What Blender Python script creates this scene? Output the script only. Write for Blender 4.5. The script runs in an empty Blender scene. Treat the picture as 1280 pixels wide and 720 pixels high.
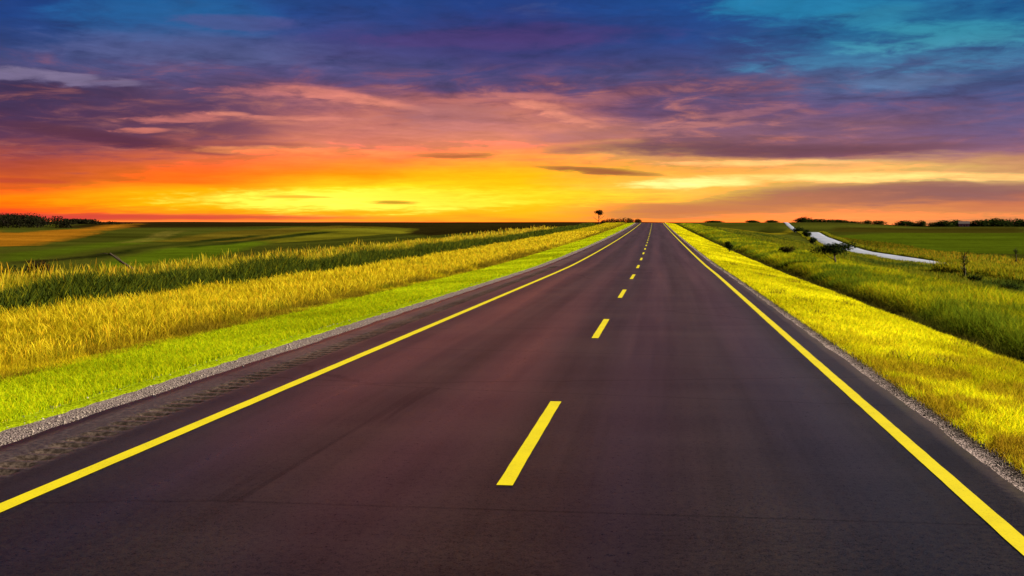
import bpy, math, random
import numpy as np
from mathutils import Vector

R = math.radians
rng = np.random.default_rng(7)
random.seed(7)

# ------------------------------------------------------------------ terrain
CAM_H = 2.07
F_PX = 1420.0                      # focal length in photo pixels (1280 wide)
YAW = math.atan(189 / F_PX)        # the camera looks a little to the left of the road
PITCH = math.atan(76 / F_PX)


def ss(a, b, t):
    t = np.clip((np.asarray(t, float) - a) / (b - a), 0, 1)
    return t * t * (3 - 2 * t)


def mixf(a, b, t):
    return a + (b - a) * t


def road_x(y):
    t = np.clip(np.asarray(y, float) - 50, 0, 450)
    return -1.25 - 2.2 * (t / 300) ** 1.15


def road_z(y):
    y = np.asarray(y, float)
    t = np.clip(np.minimum(y, 380) - 60, 0, None)
    z = 3.6 * (t / 328) ** 1.24
    u = np.clip(y - 380, 0, None)
    u1 = np.minimum(u, 60)
    return z + 0.0134 * u1 - u1 * u1 / 1600 - np.clip(u - 60, 0, 200) * 0.06


_tab = rng.random((256, 256))


def vnoise(x, y):
    """value noise in the ground plane, 0..1"""
    x = np.asarray(x, float); y = np.asarray(y, float)
    xi = np.floor(x).astype(int); yi = np.floor(y).astype(int)
    fx = x - xi; fy = y - yi
    fx = fx * fx * (3 - 2 * fx); fy = fy * fy * (3 - 2 * fy)
    a = _tab[xi & 255, yi & 255]; b = _tab[(xi + 1) & 255, yi & 255]
    c = _tab[xi & 255, (yi + 1) & 255]; d = _tab[(xi + 1) & 255, (yi + 1) & 255]
    return (a * (1 - fx) + b * fx) * (1 - fy) + (c * (1 - fx) + d * fx) * fy


def fbm(x, y, o=3):
    v = 0; a = 0.5; tot = 0
    for _ in range(o):
        v = v + a * vnoise(x, y); tot += a
        x = np.asarray(x) * 2.03 + 17.3; y = np.asarray(y) * 2.03 + 9.1; a *= 0.5
    return v / tot


def height(x, y):
    x = np.asarray(x, float); y = np.asarray(y, float)
    s = x - road_x(y)
    zl = road_z(y)
    # cross section of the verge
    left = np.interp(-s, [0, 5.6, 9, 17, 26, 40], [0, -0.03, -0.25, -0.45, -0.5, -0.8])
    right = np.interp(s, [0, 4.45, 5.2, 8.0, 8.5, 8.9, 9.8, 14, 20], [0, -0.03, -0.12, -0.58, -0.86, -0.86, -0.58, -0.70, -1.0])
    zl = zl + np.where(s < 0, left, right)
    rough = (fbm(x * 0.45, y * 0.45) - 0.5) * 0.16 * ss(7, 12, np.abs(s))
    d = np.hypot(x, y)
    az = np.degrees(np.arctan2(x, np.maximum(y, 1e-3)))
    fl = np.interp(d, [0, 150, 400, 900, 1500, 2500, 20000], [-3, -3, -2, 4.5, 9.0, 9.0, -40])
    hill = 6.3 - 3.6 * ss(7.5, 13, az)
    fr = np.interp(d, [0, 260, 400, 480, 620], [-3.1, -3.1, -1.3, 0.0, -0.8])
    fr = fr + (hill + 0.3) * ss(620, 920, d) + ss(950, 1400, d) * 1.5 - ss(2500, 20000, d) * 40
    und = (fbm(x * 0.006, y * 0.006) - 0.5) * 1.6 * ss(60, 300, d)
    far = mixf(fl, fr, ss(-30, 30, s)) + und
    kl = ss(25, 60 + 0.25 * np.clip(y - 100, 0, 500), -s)
    kr = ss(12, 30 + 0.10 * np.clip(y - 120, 0, 500), s)
    k = np.where(s < 0, kl, kr)
    k = np.maximum(k, ss(520, 800, d))
    return mixf(zl + rough, far, k)


# side road (pale track in the valley to the right), centre line in world x, y
SIDE = np.array([[44, -60], [42.5, 40], [40, 120], [36.8, 170], [38, 230], [44, 300], [53, 400],
                                  [62.5, 500], [75, 640], [85, 800], [95, 920], [104, 1000]], float)


def side_x(y):
    return np.interp(y, SIDE[:, 1], SIDE[:, 0])

# ------------------------------------------------------------------ scene helpers
scene = bpy.context.scene
COL = scene.collection
EXPOSURE = 1.8
SUN_AZ, SUN_EL = 84.0, 20.0


def lin(c):
    return tuple(((v / 255) / 12.92 if v / 255 <= 0.04045 else ((v / 255 + 0.055) / 1.055) ** 2.4) for v in c)


def link(o, parent=None):
    COL.objects.link(o)
    if parent is not None:
        o.parent = parent
    return o


def mesh_from(name, V, loops, starts, totals, cols=None, uv=None, smooth=False):
    V = np.asarray(V, np.float32); loops = np.asarray(loops, np.int32).ravel()
    me = bpy.data.meshes.new(name)
    me.vertices.add(len(V)); me.vertices.foreach_set('co', V.ravel())
    me.loops.add(len(loops)); me.loops.foreach_set('vertex_index', loops)
    me.polygons.add(len(starts))
    me.polygons.foreach_set('loop_start', np.asarray(starts, np.int32))
    if smooth:
        me.polygons.foreach_set('use_smooth', np.ones(len(starts), bool))
    if cols is not None:
        a = me.attributes.new('col', 'FLOAT_COLOR', 'POINT')
        c = np.ones((len(V), 4), np.float32); c[:, :3] = cols
        a.data.foreach_set('color', c.ravel())
    if uv is not None:
        l = me.uv_layers.new(name='UVMap')
        l.data.foreach_set('uv', np.asarray(uv, np.float32)[loops].ravel())
    me.update(calc_edges=True)
    me.validate()
    return me


def grid_mesh(name, X, Y, Z, cols=None, uv=None, smooth=True):
    n, m = X.shape
    V = np.stack([X.ravel(), Y.ravel(), Z.ravel()], 1)
    i = np.arange(n * m).reshape(n, m)
    q = np.stack([i[:-1, :-1], i[:-1, 1:], i[1:, 1:], i[1:, :-1]], -1).reshape(-1, 4)
    st = np.arange(len(q)) * 4
    return mesh_from(name, V, q, st, None, cols, uv, smooth)


def new_obj(name, me, mat, parent=None, **props):
    o = bpy.data.objects.new(name, me)
    if mat is not None:
        me.materials.append(mat)
    for k, v in props.items():
        o[k] = v
    return link(o, parent)


def thing(name, loc, label, cat, group=None):
    o = bpy.data.objects.new(name, None)
    o.empty_display_size = 0.3
    o.location = loc; o['label'] = label; o['category'] = cat
    if group:
        o['group'] = group
    return link(o)


# ------------------------------------------------------------------ node helpers
class NT:
    def __init__(self, tree):
        self.t = tree; self.n = tree.nodes; self.l = tree.links

    def node(self, typ, **kw):
        x = self.n.new(typ)
        for k, v in kw.items():
            setattr(x, k, v)
        return x

    def put(self, sock, v):
        if hasattr(v, 'is_output'):
            self.l.new(v, sock)
        elif isinstance(v, (tuple, list)) and len(v) == 3 and sock.type == 'RGBA':
            sock.default_value = (*v, 1)
        else:
            sock.default_value = v

    def math(self, op, a, b=0.0, c=None, clamp=False):
        x = self.node('ShaderNodeMath', operation=op, use_clamp=clamp)
        self.put(x.inputs[0], a); self.put(x.inputs[1], b)
        if c is not None:
            self.put(x.inputs[2], c)
        return x.outputs[0]

    def mix(self, f, a, b, mode='MIX'):
        x = self.node('ShaderNodeMix', data_type='RGBA', blend_type=mode)
        self.put(x.inputs[0], f); self.put(x.inputs[6], a); self.put(x.inputs[7], b)
        return x.outputs[2]

    def smooth(self, v, a, b, lo=0.0, hi=1.0):
        x = self.node('ShaderNodeMapRange', interpolation_type='SMOOTHSTEP')
        self.put(x.inputs[0], v)
        x.inputs[1].default_value = a; x.inputs[2].default_value = b
        x.inputs[3].default_value = lo; x.inputs[4].default_value = hi
        return x.outputs[0]

    def noise(self, vec, scale, detail=4, rough=0.5, dist=0.0):
        x = self.node('ShaderNodeTexNoise')
        if vec is not None:
            self.l.new(vec, x.inputs['Vector'])
        x.inputs['Scale'].default_value = scale; x.inputs['Detail'].default_value = detail
        x.inputs['Roughness'].default_value = rough; x.inputs['Distortion'].default_value = dist
        return x.outputs['Fac']

    def ramp(self, f, stops, interp='LINEAR'):
        x = self.node('ShaderNodeValToRGB'); r = x.color_ramp; r.interpolation = interp
        while len(r.elements) < len(stops):
            r.elements.new(0.5)
        for e, (p, c) in zip(r.elements, stops):
            e.position = p
        for e, (p, c) in zip(r.elements, stops):
            e.position = p; e.color = (*c, 1)
        self.put(x.inputs[0], f)
        return x.outputs[0]

    def comb(self, x, y, z=0.0):
        c = self.node('ShaderNodeCombineXYZ')
        self.put(c.inputs[0], x); self.put(c.inputs[1], y); self.put(c.inputs[2], z)
        return c.outputs[0]


def new_mat(name):
    m = bpy.data.materials.new(name); m.use_nodes = True
    nt = NT(m.node_tree); b = m.node_tree.nodes['Principled BSDF']
    return m, nt, b


# ------------------------------------------------------------------ sky
def az_el(px, py):
    """direction in degrees (azimuth from the road, elevation) of a point of the evening sky"""
    x = (px - 640) / F_PX; u = (360 - py) / F_PX
    yaw = math.atan(189 * math.cos(PITCH) / F_PX)
    f = Vector((-math.sin(yaw) * math.cos(PITCH), math.cos(yaw) * math.cos(PITCH), -math.sin(PITCH)))
    r = Vector((math.cos(yaw), math.sin(yaw), 0)); up = r.cross(f)
    d = (f + x * r + u * up).normalized()
    return math.degrees(math.atan2(d.x, d.y)), math.degrees(math.asin(d.z))


SKY_COLS = [
    (0, [(278, (225, 90, 40)), (268, (235, 75, 35)), (258, (250, 120, 10)), (245, (250, 140, 10)), (234, (232, 100, 30)),
         (215, (190, 80, 50)), (190, (165, 68, 62)), (165, (125, 58, 80)), (140, (80, 47, 88)), (112, (64, 50, 100)),
         (80, (75, 70, 130)), (50, (42, 70, 140)), (20, (35, 75, 150)), (0, (22, 70, 150))]),
    (240, [(278, (245, 130, 40)), (268, (250, 150, 20)), (258, (255, 196, 10)), (243, (255, 190, 10)), (225, (245, 120, 20)),
           (205, (236, 106, 38)), (190, (214, 90, 50)), (170, (150, 70, 76)), (150, (138, 70, 95)), (120, (110, 74, 118)),
           (90, (88, 74, 135)), (50, (72, 92, 158)), (20, (50, 105, 172)), (0, (22, 98, 170))]),
    (430, [(278, (255, 150, 30)), (268, (255, 195, 25)), (252, (255, 240, 60)), (235, (255, 222, 30)), (215, (255, 152, 10)),
           (195, (246, 124, 34)), (176, (218, 100, 62)), (150, (188, 86, 80)), (120, (155, 80, 98)), (104, (92, 70, 130)),
           (80, (80, 75, 140)), (50, (74, 78, 150)), (20, (50, 78, 155)), (0, (35, 75, 152))]),
    (640, [(278, (255, 160, 40)), (268, (255, 190, 25)), (255, (255, 208, 20)), (238, (255, 205, 18)), (212, (255, 190, 15)),
           (195, (250, 152, 22)), (180, (240, 122, 54)), (155, (206, 102, 80)), (130, (196, 90, 78)), (110, (94, 66, 120)),
           (80, (70, 65, 135)), (40, (58, 64, 136)), (10, (35, 70, 150)), (0, (32, 70, 152))]),
    (850, [(278, (250, 160, 60)), (268, (235, 140, 70)), (260, (225, 138, 80)), (248, (242, 185, 65)), (232, (252, 205, 85)),
           (215, (240, 180, 70)), (200, (222, 150, 80)), (186, (130, 78, 92)), (165, (140, 85, 108)), (140, (118, 74, 110)),
           (110, (85, 70, 125)), (80, (65, 70, 135)), (40, (40, 75, 150)), (0, (20, 82, 162))]),
    (1080, [(278, (240, 155, 80)), (266, (238, 150, 82)), (254, (215, 130, 85)), (244, (185, 120, 90)), (232, (205, 145, 90)),
            (218, (245, 200, 105)), (204, (230, 172, 100)), (188, (138, 86, 100)), (165, (128, 84, 115)), (130, (90, 75, 130)),
            (100, (60, 90, 148)), (70, (35, 100, 165)), (35, (28, 115, 178)), (0, (12, 105, 172))]),
    (1280, [(278, (215, 128, 88)), (266, (220, 132, 84)), (252, (205, 120, 84)), (240, (165, 105, 98)), (226, (228, 178, 108)),
            (214, (212, 155, 102)), (203, (196, 136, 102)), (190, (150, 100, 120)), (165, (110, 84, 130)), (130, (75, 75, 135)),
            (100, (42, 78, 142)), (60, (30, 100, 160)), (30, (26, 105, 168)), (0, (12, 88, 158))]),
]

# cloud streaks: centre, half size, drop to the right (all in picture-like degrees), colour, opacity, raggedness
SKY_CLOUDS = [
    ((90, 142), (250, 50), 0, (66, 42, 84), .65, 1.2),
    ((16, 93), (42, 8), .0, (150, 132, 166), .62, 3.0),
    ((92, 99), (34, 8), .0, (156, 136, 166), .62, 3.0),
    ((155, 103), (22, 6), .0, (146, 124, 156), .55, 3.0),
    ((70, 99), (120, 9), .02, (112, 96, 146), .6, 3.0),
    ((150, 175), (130, 8), .11, (92, 42, 68), .9, .9),
    ((310, 183), (90, 5), .02, (140, 62, 72), .6, 1.0),
    ((435, 190), (26, 4), .03, (150, 66, 48), .8, .8),
    ((560, 193), (55, 4), .02, (150, 62, 40), .8, .9),
    ((950, 187), (250, 8), .0, (112, 68, 84), .9, .7),
    ((1130, 241), (210, 14), -.02, (148, 100, 96), .9, .7),
    ((930, 256), (190, 12), -.07, (198, 122, 82), .7, .9),
    ((745, 213), (80, 4.2), .07, (150, 74, 58), .85, .7),
    ((440, 251), (210, 15), .0, (255, 242, 84), .7, 1.6),
    ((640, 246), (200, 12), .0, (255, 222, 40), .6, 1.4),
    ((490, 253), (30, 2.6), .0, (196, 130, 30), .8, .6),
    ((370, 246), (40, 2.0), .0, (225, 160, 30), .6, .6),
    ((865, 229), (85, 7), -.02, (255, 238, 140), .95, .7),
    ((1090, 222), (230, 5.5), .01, (255, 226, 130), .85, .7),
    ((960, 203), (130, 4), .0, (255, 215, 120), .7, .9),
    ((1150, 42), (175, 40), .0, (30, 126, 176), .8, 2.6),
    ((1190, 46), (110, 18), .0, (52, 166, 194), .75, 2.8),
    ((1090, 22), (60, 14), .0, (40, 150, 190), .7, 2.8),
    ((1010, 4), (120, 16), .0, (16, 140, 190), .8, 2.2),
    ((1140, 101), (80, 7), .0, (72, 112, 166), .8, 1.2),
    ((200, 18), (120, 30), .0, (18, 108, 178), .7, 1.6),
    ((240, 58), (180, 20), .0, (92, 100, 160), .6, 1.8),
    ((350, 116), (90, 8), .02, (196, 92, 92), .75, 2.4),
    ((430, 124), (80, 6), .10, (224, 104, 80), .8, 2.4),
    ((490, 134), (50, 6), .16, (232, 112, 74), .8, 2.2),
    ((230, 148), (70, 5), -.06, (206, 92, 76), .8, 2.2),
    ((180, 163), (34, 3), -.03, (214, 96, 66), .8, 1.8),
    ((292, 144), (24, 3.5), .0, (226, 110, 74), .8, 1.8),
    ((650, 119), (60, 5), .05, (206, 98, 86), .8, 2.4),
    ((678, 135), (34, 6), .12, (232, 116, 78), .85, 2.2),
    ((720, 152), (44, 7), .32, (228, 116, 78), .85, 2.2),
    ((765, 122), (50, 5), -.12, (160, 84, 100), .6, 2.4),
    ((870, 156), (60, 6), -.16, (196, 104, 94), .7, 2.4),
    ((930, 140), (60, 5), -.06, (170, 92, 102), .6, 2.4),
    ((560, 146), (90, 14), .0, (166, 92, 100), .6, 2.0),
    ((760, 172), (90, 7), .0, (178, 98, 92), .6, 2.0),
    ((570, 50), (170, 12), .0, (92, 66, 132), .55, 2.4),
    ((700, 40), (130, 10), .0, (82, 62, 128), .55, 2.4),
    ((290, 27), (70, 8), .0, (100, 88, 150), .5, 2.8),
    ((360, 150), (60, 4), .0, (232, 110, 70), .7, 1.6),
    ((590, 156), (70, 6), .0, (212, 104, 84), .6, 1.6),
    ((150, 271), (330, 4.2), .0, (218, 64, 62), .85, .6),
    ((240, 277), (330, 1.6), .0, (244, 150, 70), .8, .5),
    ((420, 190), (200, 5), .0, (255, 140, 30), .6, 1.6),
    ((20, 226), (60, 3), .0, (190, 70, 50), .7, 1.0),
    ((1120, 270), (250, 5), .0, (245, 160, 82), .6, 1.0),
]


def build_sky():
    w = bpy.data.worlds.new('World'); scene.world = w; w.use_nodes = True
    nt = NT(w.node_tree)
    bg = w.node_tree.nodes['Background']
    tc = nt.node('ShaderNodeTexCoord')
    sp = nt.node('ShaderNodeSeparateXYZ'); nt.l.new(tc.outputs['Generated'], sp.inputs[0])
    X, Y, Z = sp.outputs
    az = nt.math('MULTIPLY', nt.math('ARCTAN2', X, Y), 180 / math.pi)
    el = nt.math('MULTIPLY', nt.math('ARCSINE', Z), 180 / math.pi)
    # cloud layer seen from below: coordinates stretch towards the horizon
    den = nt.math('ADD', nt.math('MAXIMUM', Z, 0.0), 0.09)
    q = nt.comb(nt.math('DIVIDE', X, den), nt.math('DIVIDE', Y, den))
    n1 = nt.noise(q, 0.9, 6, 0.55, 0.3)
    n2 = nt.noise(nt.comb(nt.math('MULTIPLY', nt.math('DIVIDE', X, den), 0.8),
                          nt.math('ADD', nt.math('DIVIDE', Y, den), 37.0)), 2.6, 7, 0.6, 0.2)
    n3 = nt.noise(nt.comb(nt.math('DIVIDE', X, den), nt.math('ADD', nt.math('DIVIDE', Y, den), -61.0)), 6.0, 6, 0.62, 0.4)
    c1 = nt.math('SUBTRACT', n1, 0.5); c2 = nt.math('SUBTRACT', n2, 0.5); c3 = nt.math('SUBTRACT', n3, 0.5)
    amp = nt.math('ADD', nt.math('MULTIPLY', nt.math('MAXIMUM', el, 0.0), 0.20), 0.25)
    warp = nt.math('MULTIPLY', nt.math('ADD', nt.math('MULTIPLY', c1, 2.0), nt.math('MULTIPLY', c2, 1.3)), amp)
    ew = nt.math('ADD', el, warp)
    aw = nt.math('ADD', az, nt.math('MULTIPLY', c2, 6.0))
    f = nt.math('DIVIDE', nt.math('ADD', ew, 1.0), 40.0)
    cols = []
    for px, stops in SKY_COLS:
        s = []
        for py, c in stops:
            s.append(((az_el(px, py)[1] + 1.0) / 40.0, lin(c)))
        top = lin((12, 27, 62))
        s += [((17 + 1) / 40, top), ((38 + 1) / 40, lin((7, 13, 32)))]
        cols.append((az_el(px, 140)[0], nt.ramp(f, s)))
    cur = cols[0][1]
    for (a0, _), (a1, c) in zip(cols, cols[1:]):
        cur = nt.mix(nt.smooth(aw, a0, a1), cur, c)
    deg = 1 / (F_PX * math.pi / 180)
    # streaks and patches of cloud
    w2 = nt.math('ADD', nt.math('MULTIPLY', c2, 0.7), nt.math('MULTIPLY', c3, 0.6))
    azf = nt.math('ADD', az, nt.math('MULTIPLY', c3, 2.2))
    elf = nt.math('ADD', el, nt.math('MULTIPLY', nt.math('MULTIPLY', c1, 1.6), nt.smooth(el, 1.0, 7.0, 0.06, 1.0)))
    # mottled cloud: rosy lights and violet shades through the middle of the sky
    n4 = nt.noise(nt.comb(nt.math('MULTIPLY', nt.math('DIVIDE', X, den), 1.0),
                          nt.math('ADD', nt.math('DIVIDE', Y, den), 113.0)), 3.6, 8, 0.62, 0.5)
    side = nt.smooth(az, 0.0, 12.0, 1.0, 0.25)
    rosy = nt.math('MULTIPLY', nt.math('MULTIPLY', nt.smooth(n4, 0.46, 0.78, 0.0, 0.75), side),
                   nt.math('MULTIPLY', nt.smooth(el, 2.6, 4.0), nt.smooth(el, 6.2, 8.6, 1.0, 0.0)))
    cur = nt.mix(rosy, cur, lin((224, 110, 70)))
    shade = nt.math('MULTIPLY', nt.smooth(n4, 0.52, 0.28, 0.0, 0.55), nt.smooth(el, 4.0, 6.5))
    cur = nt.mix(shade, cur, nt.mix(nt.smooth(el, 5.5, 9.0), lin((62, 50, 92)), lin((36, 58, 116))))
    pale = nt.math('MULTIPLY', nt.smooth(n4, 0.56, 0.76, 0.0, 0.25), nt.smooth(el, 7.2, 9.0))
    cur = nt.mix(pale, cur, lin((96, 110, 164)))
    for (cx, cy), (rx, ry), slope, colr, al, rag in SKY_CLOUDS:
        a0, e0 = az_el(cx, cy)
        da = nt.math('SUBTRACT', azf, a0)
        de = nt.math('ADD', nt.math('SUBTRACT', elf, e0), nt.math('MULTIPLY', da, slope))
        de = nt.math('ADD', de, nt.math('MULTIPLY', c2, ry * deg * 1.2))
        u = nt.math('POWER', nt.math('ABSOLUTE', nt.math('DIVIDE', da, rx * deg)), 2.0)
        v = nt.math('POWER', nt.math('ABSOLUTE', nt.math('DIVIDE', de, ry * deg)), 2.0)
        g = nt.math('SUBTRACT', 1.0, nt.math('ADD', u, v))
        g = nt.math('ADD', g, nt.math('MULTIPLY', w2, rag * 2.2))
        m = nt.smooth(g, -0.5, 1.1, 0.0, al)
        cur = nt.mix(m, cur, lin(colr))
    # fine light and dark in the cloud
    k = nt.math('ADD', nt.math('MULTIPLY', c3, 0.55), nt.math('MULTIPLY', c2, 0.5))
    k = nt.math('ADD', nt.math('MULTIPLY', k, nt.smooth(el, 0.3, 5, 0.35, 1.0)), 1.0)
    kc = nt.node('ShaderNodeCombineColor')
    for i in range(3):
        nt.put(kc.inputs[i], k)
    cur = nt.mix(1.0, cur, kc.outputs[0], 'MULTIPLY')
    dk = nt.smooth(el, 5.0, 9.5, 1.0, 0.74)
    kd = nt.node('ShaderNodeCombineColor')
    for i in range(3):
        nt.put(kd.inputs[i], dk)
    cur = nt.mix(1.0, cur, kd.outputs[0], 'MULTIPLY')
    # clear sky above the cloud deck
    sky = nt.node('ShaderNodeTexSky', sky_type='NISHITA', sun_disc=False)
    sky.sun_elevation = R(SUN_EL); sky.sun_rotation = R(SUN_AZ % 360)
    nis = nt.mix(1.0, sky.outputs[0], (0.02, 0.02, 0.02), 'MULTIPLY')
    grey = nt.node('ShaderNodeHueSaturation')  # cloud deck is smokier in its middle
    sat = nt.math('ADD', nt.smooth(el, 2.5, 5.0, 1.0, 0.84), nt.smooth(el, 7.0, 9.5, 0.0, 0.12)); nt.l.new(cur, grey.inputs['Color'])
    nt.put(grey.inputs['Saturation'], sat)
    cur = grey.outputs[0]
    cur = nt.mix(nt.smooth(el, 22, 50), cur, nis)
    cur = nt.mix(nt.smooth(el, -2.0, -0.2, 1.0, 0.0), cur, (0.01, 0.008, 0.004))
    # sunset glow boosted, red most and past white, to warm the road's reflection
    sc = nt.node('ShaderNodeSeparateColor'); nt.l.new(cur, sc.inputs[0])
    core = nt.smooth(sc.outputs[1], 0.52, 1.0)
    core = nt.math('MULTIPLY', core, nt.smooth(sc.outputs[0], 0.8, 0.95))
    hot = nt.math('MULTIPLY', sc.outputs[0], nt.math('ADD', nt.math('MULTIPLY', core, 2.2), nt.smooth(sc.outputs[0], 0.76, 1.0, 1.0, 2.3)))
    hg = nt.math('MULTIPLY', sc.outputs[1], nt.math('ADD', 1.0, nt.math('MULTIPLY', core, 0.3)))
    hb = nt.math('MULTIPLY', sc.outputs[2], nt.math('ADD', 1.0, nt.math('MULTIPLY', core, 0.3)))
    cc = nt.node('ShaderNodeCombineColor')
    nt.put(cc.inputs[0], hot); nt.put(cc.inputs[1], hg); nt.put(cc.inputs[2], hb)
    cur = cc.outputs[0]
    nt.l.new(cur, bg.inputs['Color'])
    bg.inputs['Strength'].default_value = 2 ** -EXPOSURE
    w.cycles.sampling_method = 'MANUAL'; w.cycles.sample_map_resolution = 512


build_sky()

# ------------------------------------------------------------------ sun and camera
sd = Vector((math.sin(R(SUN_AZ)) * math.cos(R(SUN_EL)), math.cos(R(SUN_AZ)) * math.cos(R(SUN_EL)), math.sin(R(SUN_EL))))
sl = bpy.data.lights.new('sun', 'SUN'); sl.energy = 5.0; sl.angle = R(0.6); sl.color = (1.0, 0.84, 0.56)
so = link(bpy.data.objects.new('sun', sl)); so.rotation_euler = sd.to_track_quat('Z', 'Y').to_euler(); so.location = (-200, 200, 200)

cam = bpy.data.cameras.new('camera'); cam.sensor_width = 36; cam.lens = F_PX / 1280 * 36
cam.clip_start = 0.1; cam.clip_end = 60000
co = link(bpy.data.objects.new('camera', cam)); co.location = (0, 0, CAM_H)
co.rotation_euler = (math.pi / 2 - PITCH, 0, math.atan(189 * math.cos(PITCH) / F_PX))
scene.camera = co

# ------------------------------------------------------------------ ground sheet
FIELDS = {   # outlines of the fields in metres on the ground
    'gold': [(-265, 427), (-270, 459), (-301, 557), (-447, 926), (-340, 696), (-246, 468), (-201, 358), (-158, 268), (-159, 250), (-330, 370), (-420, 640)],
    'green': [(-71, 136), (-87, 174), (-106, 238), (-139, 384), (-97, 270), (-67, 164), (-49, 112)],
    'green2': [(-116, 187), (-125, 219), (-158, 297), (-193, 411), (-172, 372), (-114, 217), (-95, 161), (-93, 150)],
    'olive': [(-165, 346), (-211, 550), (-219, 745), (-174, 699), (-130, 421), (-129, 356)],
    'line': [(-162, 328), (-236, 530), (-223, 505), (-154, 315)],
    'brown': [(-330, 560), (-500, 1029), (-221, 1400), (-40, 1300), (-15, 420), (-38, 275), (-52, 250), (-148, 600), (-180, 699), (-230, 720)],
    'rightgold': [(3, 294), (84, 752), (48, 450), (11, 216)],
    'rightgreen': [(60, 416), (191, 638), (300, 560), (64, 215), (47, 230)],
    'rightdark': [(108, 752), (245, 818), (191, 638), (95, 664)],
}
FIELDS.update({
    'furrow': [(-95, 177), (-114, 239), (-160, 377), (-163, 450), (-156, 431), (-143, 337), (-103, 216), (-86, 162)],
    'furrow2': [(-93, 154), (-95, 173), (-103, 206), (-99, 198), (-89, 162), (-87, 145)],
    'furrow3': [(-109, 249), (-139, 355), (-149, 413), (-160, 546), (-143, 487), (-139, 384), (-123, 313), (-95, 217)],
    'slope': [(-150, 423), (-181, 587), (-177, 690), (-157, 715), (-105, 411), (-111, 359), (-115, 325)]})
FCOL = {'furrow': (.012, .018, .003), 'furrow2': (.014, .016, .004), 'furrow3': (.012, .018, .003), 'slope': (.085, .085, .006),
        'gold': (.20, .085, .006), 'green': (.056, .090, .004), 'green2': (.044, .068, .004), 'olive': (.072, .058, .006),
        'line': (.12, .10, .02), 'brown': (.013, .010, .0025), 'rightgold': (.10, .085, .004),
        'rightgreen': (.040, .062, .003), 'rightdark': (.026, .024, .003)}


def inside(poly, x, y):
    r = np.zeros(x.shape, bool); n = len(poly)
    for i in range(n):
        x0, y0 = poly[i]; x1, y1 = poly[(i + 1) % n]
        if y0 == y1:
            continue
        c = ((y0 > y) != (y1 > y)) & (x < (x1 - x0) * (y - y0) / (y1 - y0) + x0)
        r ^= c
    return r


def ground_colour(x, y):
    d = np.hypot(x, y); s = x - road_x(y)
    n = fbm(x * 0.02, y * 0.02); n2 = fbm(x * 0.25, y * 0.25)
    c = np.zeros(x.shape + (3,)) + np.array((.034, .040, .005))
    c = c * (0.2 + 0.6 * n + 1.1 * fbm(x * .005 + 9, y * .03 + 2))[..., None]
    # far land is dark and brownish
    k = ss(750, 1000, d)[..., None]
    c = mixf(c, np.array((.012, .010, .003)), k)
    xx = x * (1 + .03 * (n2 - .5)); yy = y * (1 + .03 * (n - .5))
    for f in ('brown', 'gold', 'green2', 'olive', 'green', 'line', 'slope', 'furrow', 'furrow2', 'furrow3', 'rightgold', 'rightgreen', 'rightdark'):
        w = np.zeros(x.shape)
        for q in range(6):                                          # soft, slightly ragged field edges
            w += inside(FIELDS[f], xx * (1 + .012 * math.cos(q * 1.05)), yy * (1 + .018 * math.sin(q * 1.05)))
        w = (w / 6)[..., None]
        row = fbm(x * .006 + 3, y * .035)
        c = mixf(c, np.array(FCOL[f]) * (0.25 + 0.45 * n2 + 1.0 * row)[..., None], w)
    # verges along the road
    near = (y < 470) & (y > -80)
    t = -s + 6 * ss(180, 300, y) * (s < -19)
    gold = np.array((.16, .105, .008)); lime = np.array((.20, .27, .004)); dark = np.array((.022, .032, .006))
    jit = (n2 - .5) * 1.2
    for lo, hi, col in ((5.0, 8.6, lime), (8.6, 15.6, gold), (15.6, 18.6, dark), (18.6, 27, gold * .55)):
        m = near & (t + jit * (lo > 6) > lo) & (t + jit < hi)
        c[m] = col * (.7 + .6 * n2[m])[..., None]
    for lo, hi, col in ((4.0, 8.0, np.array((.40, .35, .006))), (8.0, 9.4, dark), (9.4, 13.5, np.array((.15, .15, .005)))):
        m = near & (s + jit * .4 * (lo > 6) > lo) & (s + jit * .4 < hi)
        c[m] = col * (.7 + .6 * n2[m])[..., None]
    return c


def corridor(X, Y, Z):
    """the side road lies in a levelled bed"""
    sm = ss(11.0, 4.2, np.abs(X - side_x(Y))) * ((Y > -60) & (Y < 1000))
    return Z + (height(side_x(Y), Y) - Z) * sm


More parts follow.
